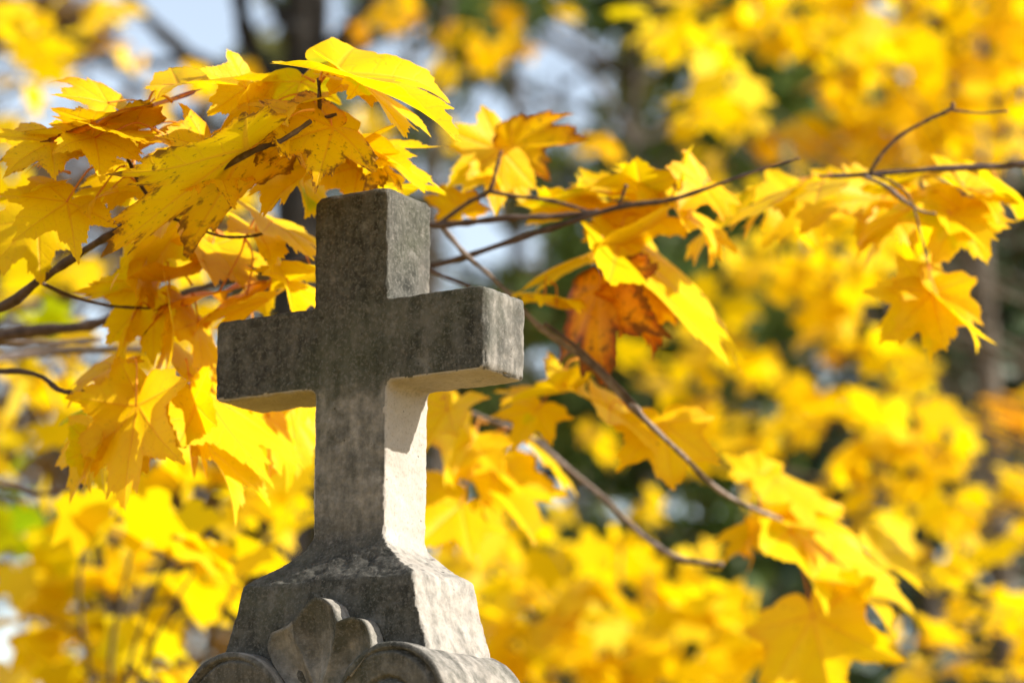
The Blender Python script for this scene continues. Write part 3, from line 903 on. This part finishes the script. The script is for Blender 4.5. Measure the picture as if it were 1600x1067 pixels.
RIGHT = [
 (1330, 300, 1240, 350, 130, +1,  .10,  .55, 4.40, .42, .48, .4, (1350, 275)),
 (1380, 310, 1340, 390, 115, +1,  .30,  .30, 4.36, .44, .48, .4, (1385, 292)),
 (1410, 330, 1330, 420, 130, +1, -.25, -.40, 4.45, .48, .48, .3, (1410, 312)),
 (1250, 310, 1190, 375, 110, +1,  .35,  .45, 4.50, .42, .48, .4, (1285, 278)),
 (1560, 285, 1620, 330, 110, -1,  .30,  .50, 4.35, .42, .48, .4, (1540, 261)),
 (1215, 330, 1290, 372, 110, -1,  .20,  .70, 4.55, .40, .48, .4, (1260, 280)),
 (1285, 290, 1118, 318, 185, -1,  .25,  .65, 4.22, .36, .25, .4, (1300, 276)),
 (1240, 300, 1150, 345, 120, -1,  .25,  .55, 4.23, .38, .48, .4, (1285, 278)),
 (1500, 330, 1450, 412, 110, +1, -.20, -.20, 4.22, .47, .35, .3, (1462, 334)),
 (1485, 335, 1542, 385, 100, +1,  .20,  .15, 4.21, .44, .35, .4, (1462, 334)),
 (1505, 290, 1597, 300, 110, -1,  .30,  .55, 4.24, .40, .35, .4, (1470, 264)),
 (1510, 300, 1563, 332,  90, +1,  .35,  .30, 4.23, .40, .35, .4, (1480, 264)),
 (1420, 330, 1318, 372, 120, +1, -.10, -.50, 4.28, .46, .48, .4, (1440, 330)),
 (1455, 458, 1470, 545, 105, +1,  .05, -.10, 4.23, .45, .35, .4, (1450, 412)),
 (1462, 462, 1560, 535, 130, -1,  .40,  .40, 4.22, .42, .35, .4, (1450, 412)),
 (1450, 462, 1375, 535, 110, +1, -.25, -.15, 4.24, .46, .35, .4, (1450, 412)),
 (1440, 320, 1480, 290,  80, -1,  .10,  .50, 4.27, .48, .30, .4, (1440, 330)),
 (1390, 300, 1440, 265,  80, +1,  .30, .40, 4.30, .42, .48, .4, (1385, 292)),
]
for s in RIGHT:
    place_leaf(mapleR, s, k); k += 1

# ------------------------------------------------------------------ crowns of the trees farther back
LOWH = [(0, 1.0), (12, .80), (25, .60), (47.5, .95), (58, .74), (74, .55), (100, .72), (120, .48), (150, .27), (180, .08)]
def low_leaf():
    pts = [(s * a, r) for s in (1, -1) for a, r in (LOWH if s == 1 else LOWH[1:-1])]
    pts.sort()
    return np.array([(r * math.sin(math.radians(a)), r * math.cos(math.radians(a)), 0.12 * abs(r * math.sin(math.radians(a))) - 0.12 * (r * math.cos(math.radians(a))) ** 2) for a, r in pts])
LOW = low_leaf()
OVAL = np.array([(0, -.1, 0), (.32, .25, .05), (.26, .7, 0), (0, 1.0, -.12), (-.26, .7, 0), (-.32, .25, .05)])

def crown_mesh(name, centres, sizes, tints, rnd, shape=LOW, tilt=0.7, face=None):
    """many small leaves in one mesh; every leaf lies roughly level and droops, turned at random"""
    n = len(centres); m = len(shape)
    C_ = np.array([tuple(c) for c in centres]); S = np.array(sizes)
    az = np.array([rnd.uniform(0, 2 * PI) for _ in range(n)])
    dr = np.array([rnd.gauss(0.55, 0.45) for _ in range(n)])
    rl = np.array([rnd.gauss(0, tilt) for _ in range(n)])
    t = np.stack([np.cos(az) * np.cos(dr), np.sin(az) * np.cos(dr), -np.sin(dr)], 1)
    sde = np.stack([-np.sin(az), np.cos(az), 0 * az], 1)
    nn = np.cross(sde, t) * -1
    nn[nn[:, 2] < 0] *= 1
    x = sde * np.cos(rl)[:, None] + nn * np.sin(rl)[:, None]
    z = np.cross(x, t)
    V = C_[:, None, :] + S[:, None, None] * (shape[None, :, 0:1] * x[:, None, :] + shape[None, :, 1:2] * t[:, None, :] + shape[None, :, 2:3] * z[:, None, :])
    V = V.reshape(-1, 3)
    me = bpy.data.meshes.new(name)
    me.vertices.add(n * m); me.vertices.foreach_set("co", V.ravel())
    me.loops.add(n * m); me.loops.foreach_set("vertex_index", np.arange(n * m, dtype=np.int32))
    me.polygons.add(n)
    me.polygons.foreach_set("loop_start", np.arange(0, n * m, m, dtype=np.int32))
    me.update(calc_edges=True)
    a = me.attributes.new("tint", 'FLOAT', 'POINT')
    a.data.foreach_set("value", np.repeat(np.array(tints, dtype=np.float32), m))
    return me

def boughs_to(tree, clumps, trunk_pts, mat, seed, r0=0.012, r1=0.003):
    """thin boughs from the trunk to every clump: one mesh per tree part"""
    rnd = random.Random(seed)
    s = MB()
    tp = catmull([p[:3] for p in trunk_pts], 8)
    s.tube([p[:3] for p in trunk_pts], [min(.012, p[3] * .3) for p in trunk_pts], 5, 8, 0, seed)   # pith they all grow from
    for i, c in enumerate(clumps):
        c = Vector(c)
        best = min(tp, key=lambda q: (q - c).length + 0.9 * max(0, q.z - c.z + 0.25 * math.hypot(q.x - c.x, q.y - c.y)))
        mid = best.lerp(c, 0.5) + Vector((rnd.uniform(-.1, .1), rnd.uniform(-.1, .1), rnd.uniform(0.02, .16))) * (c - best).length * 0.6
        s.tube([best, mid, c], [r0, (r0 + r1) / 2, r1], 5, 5, 0.1, seed + i)
    return link("branches", s.mesh("branches"), mat, tree, None, tree.location)

def leafy_tree(name, label, cat, base, trunk_pts, blobs, bark, seed, leaf=0.098, density=1.0, group=None, thick=1.0, shape=LOW, dm=1.0):
    """blobs: px, py, radius px, distance, tint"""
    rnd = random.Random(seed)
    t = empty(name, base)
    tag(t, label, cat, group)
    trunk(t, trunk_pts, bark, seed=seed)
    cs = []; ss = []; ts = []; clumps = []
    for px, py, r, d, tint in blobs:
        d = d * dm if d > 5.3 else d
        c = at(px, py, d); rw = r * d / FPX
        clumps.append(c)
        n = max(3, int(round(density * 2.6 * (rw / leaf) ** 2 + 1)))
        for _ in range(n):
            while True:
                q = Vector((rnd.uniform(-1, 1), rnd.uniform(-1, 1), rnd.uniform(-1, 1)))
                if q.length < 1: break
            p = c + CR * q.x * rw + CU * q.y * rw * 0.85 + CF * q.z * (rw * 0.8 + 0.25) * thick
            cs.append(p); ss.append(leaf * rnd.uniform(.5, 1.25)); ts.append(min(.95, max(0, tint + rnd.gauss(0, .05))))
    boughs_to(t, clumps, trunk_pts, bark, seed, 0.008, 0.002)
    link("crown", crown_mesh("crown", cs, ss, ts, rnd, shape), M_FOL, t, None, t.location)
    return t

# upper right: a big yellow maple with a dark trunk
b = at(1545, 533, 12.0)
leafy_tree("maple_tree", "large golden maple filling the upper right, leaves blurred into glowing blobs", "maple tree", (b.x, b.y, 0),
    [(b.x, b.y, -.1, .09), (b.x + .03, b.y, 2.5, .065), (b.x - .03, b.y, 4.5, .05), (b.x, b.y, 6.2, .03), (b.x, b.y, 7.2, .01)],
    [(x, y, r, d, t) for x, y, r, d, t in [
     (1020, 35, 60, 7.4, .36), (1080, 70, 60, 7.4, .36), (1120, 120, 60, 7.3, .35), (1170, 170, 50, 7.3, .37), (1095, 170, 45, 7.2, .40), (1180, 30, 60, 8.4, .46),
     (1250, 40, 70, 8.6, .50), (1310, 90, 80, 8.6, .47), (1300, 180, 80, 8.8, .50), (1340, 40, 60, 8.0, .40), (1400, 70, 75, 8.4, .42), (1440, 150, 90, 8.8, .50), (1390, 200, 80, 9.0, .50),
     (1480, 60, 60, 9.0, .50), (1540, 90, 65, 8.8, .60), (1570, 160, 60, 8.6, .50), (1500, 200, 80, 9.0, .48), (1260, 250, 65, 9.2, .52), (1340, 240, 70, 9.0, .50), (1430, 250, 80, 9.2, .50),
     (1630, 60, 80, 8.8, .50), (1640, 180, 80, 8.6, .50), (1530, 240, 55, 9.0, .40), (1570, 20, 60, 9.0, .55), (1130, -30, 90, 8.4, .45), (1300, -40, 90, 8.4, .45), (1450, -40, 90, 8.6, .45), (1640, -40, 100, 8.8, .5),
     (1220, 215, 40, 8.8, .48)]], M_BARK, 41, density=1.94, dm=1.20)

# middle right
b = at(1850, 600, 9.8)
leafy_tree("maple_tree", "amber maple in the middle right behind the hanging leaves, soft and out of focus", "maple tree", (b.x, b.y, 0),
    [(b.x, b.y, -.1, .07), (b.x, b.y, 1.5, .055), (b.x - .05, b.y, 3.0, .04), (b.x, b.y, 4.4, .015)],
    [(1200, 430, 55, 7.0, .46), (1260, 430, 70, 7.0, .48), (1320, 400, 75, 7.2, .44), (1380, 430, 65, 6.8, .40), (1290, 480, 60, 7.2, .50), (1240, 360, 50, 7.2, .46), (1330, 340, 60, 7.4, .48),
     (1400, 370, 50, 7.0, .42), (1100, 570, 45, 7.4, .42), (1060, 600, 40, 7.2, .40), (1215, 580, 45, 7.2, .40), (1160, 590, 40, 7.4, .42), (1400, 565, 50, 7.4, .40), (1440, 590, 40, 7.4, .42), (1120, 540, 35, 8.2, .56),
     (1250, 655, 60, 7.0, .42), (1330, 640, 55, 7.0, .42), (1410, 640, 70, 7.0, .40), (1470, 700, 60, 7.0, .44), (1390, 720, 70, 7.0, .42), (1190, 680, 45, 7.2, .42), (1310, 740, 50, 7.0, .44),
     (1490, 780, 60, 6.6, .38), (1500, 840, 55, 6.6, .36), (1440, 770, 55, 6.8, .40), (1580, 730, 50, 7.6, .50), (1585, 650, 40, 8.0, .66), (1570, 800, 50, 7.4, .54), (1640, 640, 60, 7.4, .5), (1640, 780, 70, 7.2, .5),
     (1345, 520, 40, 8.4, .58), (1300, 560, 35, 8.4, .60), (1080, 640, 45, 7.4, .42), (1130, 650, 40, 7.6, .42), (1060, 520, 35, 7.8, .44), (960, 700, 32, 7.6, .44), (1180, 760, 40, 7.0, .42), (1130, 700, 38, 7.2, .42), (1250, 800, 45, 6.8, .42), (1400, 850, 45, 6.6, .42), (1360, 800, 40, 6.8, .42), (920, 680, 26, 7.4, .44), (1090, 720, 34, 7.2, .42), (880, 800, 28, 7.2, .42), (1100, 450, 34, 7.8, .42), (1160, 400, 34, 7.8, .42), (1000, 560, 36, 7.6, .42), (1020, 780, 32, 7.6, .44), (900, 580, 30, 7.8, .42), (1150, 300, 45, 7.8, .42), (1100, 250, 36, 8, .42), (1530, 640, 35, 8.0, .56), (1140, 480, 30, 8.6, .40)], M_BARK, 42, density=1.91, dm=1.30)

# lower middle and lower right
b = at(1010, 1300, 7.9)
leafy_tree("maple_tree", "bright yellow young maple along the bottom, right of the shouldered gravestone base", "maple tree", (b.x, b.y, 0),
    [(b.x, b.y, -.1, .05), (b.x + .02, b.y, .8, .04), (b.x, b.y, 1.5, .03), (b.x + .02, b.y, 1.95, .015)],
    [(970, 850, 50, 6.2, .42), (900, 890, 55, 6.2, .40), (940, 930, 60, 6.2, .38), (1080, 930, 65, 6.0, .42), (1130, 960, 60, 6.0, .44), (1060, 1000, 75, 6.0, .40), (1000, 1030, 70, 6.2, .44), (920, 1010, 75, 6.2, .46),
     (850, 980, 65, 6.2, .42), (800, 930, 60, 6.4, .42), (780, 870, 45, 6.6, .46), (790, 1000, 60, 6.4, .50), (850, 1050, 65, 6.4, .46), (1160, 1040, 65, 6.2, .46), (1100, 1060, 60, 6.2, .44), (760, 960, 45, 6.8, .46), (840, 900, 40, 6.8, .44),
     (960, 1080, 70, 6.2, .46), (1250, 1075, 50, 6.4, .46), (780, 820, 45, 6.8, .46), (740, 930, 35, 7.0, .44), (1030, 930, 40, 6.3, .40), (1200, 980, 50, 6.2, .42), (1010, 890, 36, 6.2, .40), (1090, 870, 34, 6.2, .42), (860, 850, 36, 6.4, .42), (720, 880, 30, 6.8, .44), (760, 1060, 45, 6.4, .46)], M_BARK, 43, density=2.24, dm=1.25)
b = at(1640, 1350, 8.1)
leafy_tree("maple_tree", "small orange-yellow maple in the bottom right corner before dark evergreens", "maple tree", (b.x, b.y, 0),
    [(b.x, b.y, -.1, .045), (b.x, b.y, .8, .035), (b.x, b.y, 1.5, .025), (b.x, b.y, 2.0, .012)],
    [(1530, 950, 60, 6.4, .50), (1510, 985, 40, 6.4, .50), (1430, 995, 42, 6.4, .58), (1590, 1010, 50, 6.4, .60), (1540, 1060, 40, 6.6, .52), (1460, 1060, 40, 6.6, .46), (1580, 950, 40, 6.6, .52), (1650, 1000, 70, 6.6, .55)], M_BARK, 44, density=2.34, dm=1.20)

# lower left
b = at(180, 1330, 6.6)
leafy_tree("maple_tree", "lime and yellow maple in the lower left under the near boughs, brightly lit", "maple tree", (b.x, b.y, 0),
    [(b.x, b.y, -.1, .05), (b.x, b.y, .7, .04), (b.x + .03, b.y, 1.4, .03), (b.x, b.y, 2.2, .012)],
    [(225, 795, 38, 5.1, .44), (285, 825, 40, 5.1, .44), (330, 850, 34, 5.1, .44), (390, 868, 40, 5.1, .44), (140, 800, 34, 5.2, .44), (60, 650, 60, 6.2, .42), (130, 640, 45, 6.0, .40), (30, 580, 50, 6.2, .40), (90, 600, 40, 6.2, .40),
     (30, 690, 40, 6.4, .44), (40, 480, 32, 6.0, .08), (60, 880, 60, 6.2, .38), (20, 830, 45, 6.4, .12), (120, 930, 65, 6.0, .38), (170, 960, 55, 6.0, .36), (150, 1010, 65, 6.0, .32), (60, 960, 55, 6.0, .44), (50, 1040, 60, 6.0, .48),
     (230, 1000, 55, 5.6, .34), (270, 960, 60, 5.4, .40), (310, 930, 50, 5.4, .44), (200, 1050, 60, 5.8, .34), (290, 1030, 45, 5.6, .36), (200, 880, 50, 5.6, .50), (140, 880, 40, 5.8, .48), (330, 900, 35, 5.6, .46),
     (420, 770, 36, 5.4, .40), (470, 740, 34, 5.4, .38), (460, 790, 34, 5.4, .40), (270, 700, 50, 5.9, .42), (380, 680, 50, 5.9, .44), (330, 760, 45, 5.8, .42), (440, 820, 40, 5.8, .42), (200, 720, 45, 6.0, .42), (230, 560, 50, 6.4, .40), (300, 480, 50, 6.4, .42), (90, 530, 45, 6.2, .34), (150, 560, 40, 6.4, .38), (10, 760, 30, 6.4, .10), (60, 800, 30, 6.6, .40), (370, 790, 34, 5.6, .40), (400, 730, 34, 5.8, .46), (110, 850, 36, 6.2, .3)], M_BARK, 45, density=2.85, dm=1.15)

# upper left and behind the near boughs
b = at(-260, 500, 10.5)
leafy_tree("maple_tree", "thin yellow maple in the upper left corner against pale sky, far out of focus", "maple tree", (b.x, b.y, 0),
    [(b.x, b.y, -.1, .09), (b.x, b.y, 2, .075), (b.x, b.y, 4.2, .055), (b.x, b.y, 6.5, .02)],
    [(30, 50, 60, 9.0, .44), (60, 85, 45, 9.0, .42), (110, 25, 45, 9.5, .46), (10, 110, 40, 9.4, .42), (150, 45, 34, 10, .56), (95, 60, 34, 9.6, .46), (10, 10, 50, 9.4, .46), (20, 210, 26, 9.6, .42), (150, 185, 24, 10, .60),
     (20, 300, 40, 8.6, .44), (60, 400, 50, 8.4, .44), (20, 430, 50, 8.0, .40), (130, 420, 40, 8.2, .48), (-40, 200, 70, 9, .42), (100, 110, 20, 10, .6), (350, 350, 60, 7.0, .46), (310, 330, 50, 7.2, .46), (400, 330, 40, 7.2, .46), (300, 400, 45, 7.4, .44),
     (250, 290, 35, 7.6, .5), (190, 20, 28, 10, .5), (240, 160, 22, 10, .54), (210, 80, 18, 10, .6), (300, 120, 20, 10.5, .56), (70, 150, 26, 9.6, .46), (400, 100, 18, 11, .6), (450, 510, 30, 7.4, .44)], M_GREYBARK, 46, density=1.30)
b = at(700, 500, 15.0)
leafy_tree("maple_tree", "far thin tree with scattered ochre and orange leaves behind the top of the cross", "tree", (b.x, b.y, 0),
    [(b.x, b.y, -.1, .08), (b.x + .05, b.y, 2.5, .06), (b.x - .1, b.y, 5, .045), (b.x + .05, b.y, 7.2, .015)],
    [(590, 190, 40, 12, .52), (560, 200, 34, 12, .5), (690, 110, 22, 12, .50), (730, 60, 34, 13, .60), (700, 50, 28, 13, .58), (580, 20, 26, 13, .56), (545, 50, 26, 13, .68), (810, 70, 34, 13, .62), (925, 225, 34, 12, .68), (620, 30, 22, 13, .6),
     (760, 90, 24, 13, .56), (790, 20, 24, 13, .66), (700, 210, 26, 13, .5), (640, 10, 30, 14, .6), (880, 20, 24, 14, .55), (720, 850, 26, 12, .62), (690, 800, 20, 12, .6)], M_BARK, 47, density=1.08)

# ------------------------------------------------------------------ far trees
# openings in the canopy where the sky shows, as directions (photo px: x, y, half width, half height)
GAPS = [(110, 140, 80, 60), (250, 110, 100, 95), (330, 30, 85, 60), (425, 20, 34, 45), (520, 30, 45, 60), (640, 80, 60, 60), (780, 170, 95, 60), (880, 90, 95, 80), (740, 370, 70, 80), (700, 470, 30, 60), (800, 710, 55, 60),
        (880, 760, 60, 35), (1060, 790, 55, 26), (130, 500, 70, 40), (700, 870, 40, 45), (1570, 360, 24, 60), (1490, 440, 20, 55), (1560, 490, 28, 26), (1490, 850, 30, 40), (1500, 1020, 20, 40), (450, 300, 45, 40), (190, 540, 60, 30),
        (645, 270, 30, 40), (30, 340, 45, 50), (60, 210, 60, 50), (1300, 560, 45, 20), (1450, 700, 20, 20), (1560, 700, 24, 22), (960, 790, 40, 25), (850, 560, 50, 40), (420, 330, 30, 40), (590, 100, 30, 40), (0, 120, 40, 60), (810, 380, 50, 40)]
def in_gap(px, py, rnd, s=0.84):
    for x, y, a, b_ in GAPS:
        q = ((px - x) / (a * s)) ** 2 + ((py - y) / (b_ * s)) ** 2
        if q < 1 and rnd.random() < 1.25 - 0.6 * q: return True
    return False

def to_px(p):
    q = p - CAM
    d = q.dot(CF)
    return 800 + q.dot(CR) / d * FPX, 533.5 - q.dot(CU) / d * FPX

def far_tree(name, label, cat, px, d, h, rad, z0, n, mat, bark, seed, leaf=0.16, r0=0.12, group=None, conifer=False, gaps=True):
    rnd = random.Random(seed)
    b = at(px, 533, d)
    t = empty(name, (b.x, b.y, 0)); tag(t, label, cat, group)
    tp = [(b.x, b.y, -.15, r0 * 1.15), (b.x + rnd.uniform(-.1, .1), b.y, h * .35, r0 * .8), (b.x + rnd.uniform(-.2, .2), b.y, h * .65, r0 * .55), (b.x, b.y, h * .97, r0 * .1)]
    trunk(t, tp, bark, seed=seed)
    cl = []
    for _ in range(46):
        z = z0 + (h - z0) * rnd.random()
        u = (z - z0) / (h - z0)
        R = rad * ((1 - u) * 0.95 + .05) if conifer else rad * math.sqrt(max(.05, 1 - (2 * u - 1) ** 2))
        a = rnd.uniform(0, 2 * PI); q = math.sqrt(rnd.random()) * R
        c = Vector((b.x + q * math.cos(a), b.y + q * math.sin(a), z))
        if gaps and in_gap(*to_px(c), rnd): continue
        cl.append((c, max(.3, R * rnd.uniform(.25, .45))))
    cs = []; ss = []
    tries = 0
    while len(cs) < n and tries < n * 4:
        tries += 1
        c, r = cl[rnd.randrange(len(cl))]
        q = Vector((rnd.gauss(0, .55), rnd.gauss(0, .55), rnd.gauss(0, .4))) * r
        p = c + q
        if gaps and in_gap(*to_px(p), rnd): continue
        cs.append(p); ss.append(leaf * rnd.uniform(.6, 1.25))
    boughs_to(t, [c for c, r in cl], tp, bark, seed, r0 * .3, .008)
    link("crown", crown_mesh("crown", cs, ss, [0.3] * len(cs), rnd, OVAL), mat, t, None, t.location)
    return t

FAR = [
 # name label cat px d h rad z0 n mat bark leaf r0 conifer
 ("evergreen_tree", "dark evergreen right of the top of the cross, between pale sky and the golden maple", "evergreen", 1010, 17, 8.6, 1.5, 2.2, 4200, M_GREEN, M_BARK, .15, .10, False),
 ("evergreen_tree", "dark green tree behind the middle of the golden maple on the right", "evergreen", 1230, 19, 9.5, 1.6, 2.4, 4200, M_GREEN, M_BARK, .15, .10, False),
 ("broadleaf_tree", "mid-green tree under the pale sky at the top centre, left of the dark evergreen", "tree", 800, 21, 10.5, 1.7, 4.0, 2600, M_GREEN, M_BARK, .15, .09, False),
 ("conifer_tree", "narrow dark conifer at the far right edge behind the hanging leaves", "conifer", 1575, 15, 7.6, 1.0, 1.6, 4200, M_NEEDLE, M_BARK, .12, .12, True),
 ("conifer_tree", "low dark conifer behind the orange corner maple at the lower right", "conifer", 1440, 14, 5.0, 1.3, 1.2, 3600, M_NEEDLE, M_BARK, .12, .10, True),
 ("conifer_tree", "low dark conifer behind the bright bottom maple, right of the stone shoulders", "conifer", 1010, 16, 5.0, 1.6, 1.2, 3000, M_GREEN, M_BARK, .12, .10, True),
 ("broadleaf_tree", "far olive-green tree behind the right arm of the cross", "tree", 870, 23, 9.0, 2.2, 2.6, 4300, M_OLIVE, M_GREYBARK, .18, .12, False),
 ("broadleaf_tree", "far olive tree with pale trunk behind the hanging leaves on the right", "tree", 1420, 24, 11, 2.4, 2.6, 4300, M_OLIVE, M_GREYBARK, .18, .13, False),
 ("broadleaf_tree", "far russet tree behind the twigs right of the cross", "tree", 1150, 27, 11, 2.4, 3.0, 5200, M_BROWN, M_GREYBARK, .18, .13, False),
 ("broadleaf_tree", "far russet-brown tree low on the left behind the spotted leaves", "tree", 120, 21, 8.5, 2.0, 2.4, 4200, M_BROWN, M_GREYBARK, .18, .12, False),
 ("broadleaf_tree", "far olive tree behind the left arm of the cross", "tree", 400, 25, 10, 2.3, 2.8, 4800, M_OLIVE, M_GREYBARK, .18, .13, False),
 ("broadleaf_tree", "far grey-green tree behind the top of the cross", "tree", 640, 28, 12.5, 2.4, 3.0, 4800, M_GREEN, M_GREYBARK, .18, .13, False),
]
for i, (nm, lb, ct, px, d, h, rad, z0, n, mat, bark, lf, r0, con) in enumerate(FAR):
    if not lb: continue
    far_tree(nm, lb, ct, px, d, h, rad, z0, n, mat, bark, 70 + i, lf, r0, conifer=con)

# the dark bare-limbed tree behind the upper left boughs
b = at(468, 200, 13.0)
T = empty("bare_tree", (b.x, b.y, 0))
tag(T, "dark forked tree trunk with bare limbs rising behind the upper left boughs", "tree")
trunk(T, [(b.x - .1, b.y, -.1, .16), (b.x - .05, b.y, 2.2, .12), (b.x, b.y, 4.3, .12), (b.x + .02, b.y, 5.2, .115), (b.x + .02, b.y, 7, .07), (b.x, b.y, 8.5, .02)], M_DARKBARK, seed=5)
for sd, pts in ((1, [(470, 190, 13, 60), (380, 130, 13, 34), (300, 90, 13, 26), (240, 40, 13, 22), (190, -20, 13, 16), (120, -120, 13, 6)]),
                (2, [(472, 130, 13, 46), (510, 90, 13, 32), (555, 30, 13, 26), (600, -40, 13, 20), (650, -160, 13, 7)]),
                (3, [(465, 150, 13, 46), (400, 90, 13.2, 34), (380, 30, 13.2, 32), (372, -40, 13.2, 24), (360, -160, 13.2, 8)]),
                (4, [(480, 210, 13, 30), (600, 150, 13.4, 14), (760, 120, 13.6, 11), (860, 150, 13.8, 10), (960, 190, 14, 7)]),
                (6, [(470, 60, 13, 40), (430, 10, 13.2, 22), (400, -60, 13.3, 14), (380, -160, 13.3, 6)]),
                (7, [(510, 90, 13, 26), (600, 60, 13.1, 13), (680, 20, 13.2, 9), (740, -30, 13.2, 6)]),
                (8, [(300, 92, 13, 20), (210, 100, 13.2, 11), (120, 70, 13.4, 9), (30, 20, 13.5, 6)]),
                (9, [(480, 180, 13, 24), (570, 210, 13.2, 12), (660, 180, 13.3, 9), (720, 120, 13.3, 6)]),
                (5, [(460, 230, 13, 30), (300, 190, 13.4, 16), (150, 90, 13.6, 12), (60, 60, 13.8, 7)])):
    limb(T, "branch", pts, M_DARKBARK, 50 + sd)
# slim grey trunks at the far right
for i, (px, d, lab) in enumerate(((1500, 20, "slim grey trunk standing left of the dark conifer at the far right"), (1620, 22, "slim grey trunk just beyond the right edge of the dark conifer"))):
    b = at(px, 533, d)
    far_tree("slim_tree", lab, "tree", px, d, 12, .9, 8.2, 900, M_OLIVE, M_GREYBARK, 90 + i, .16, .09)
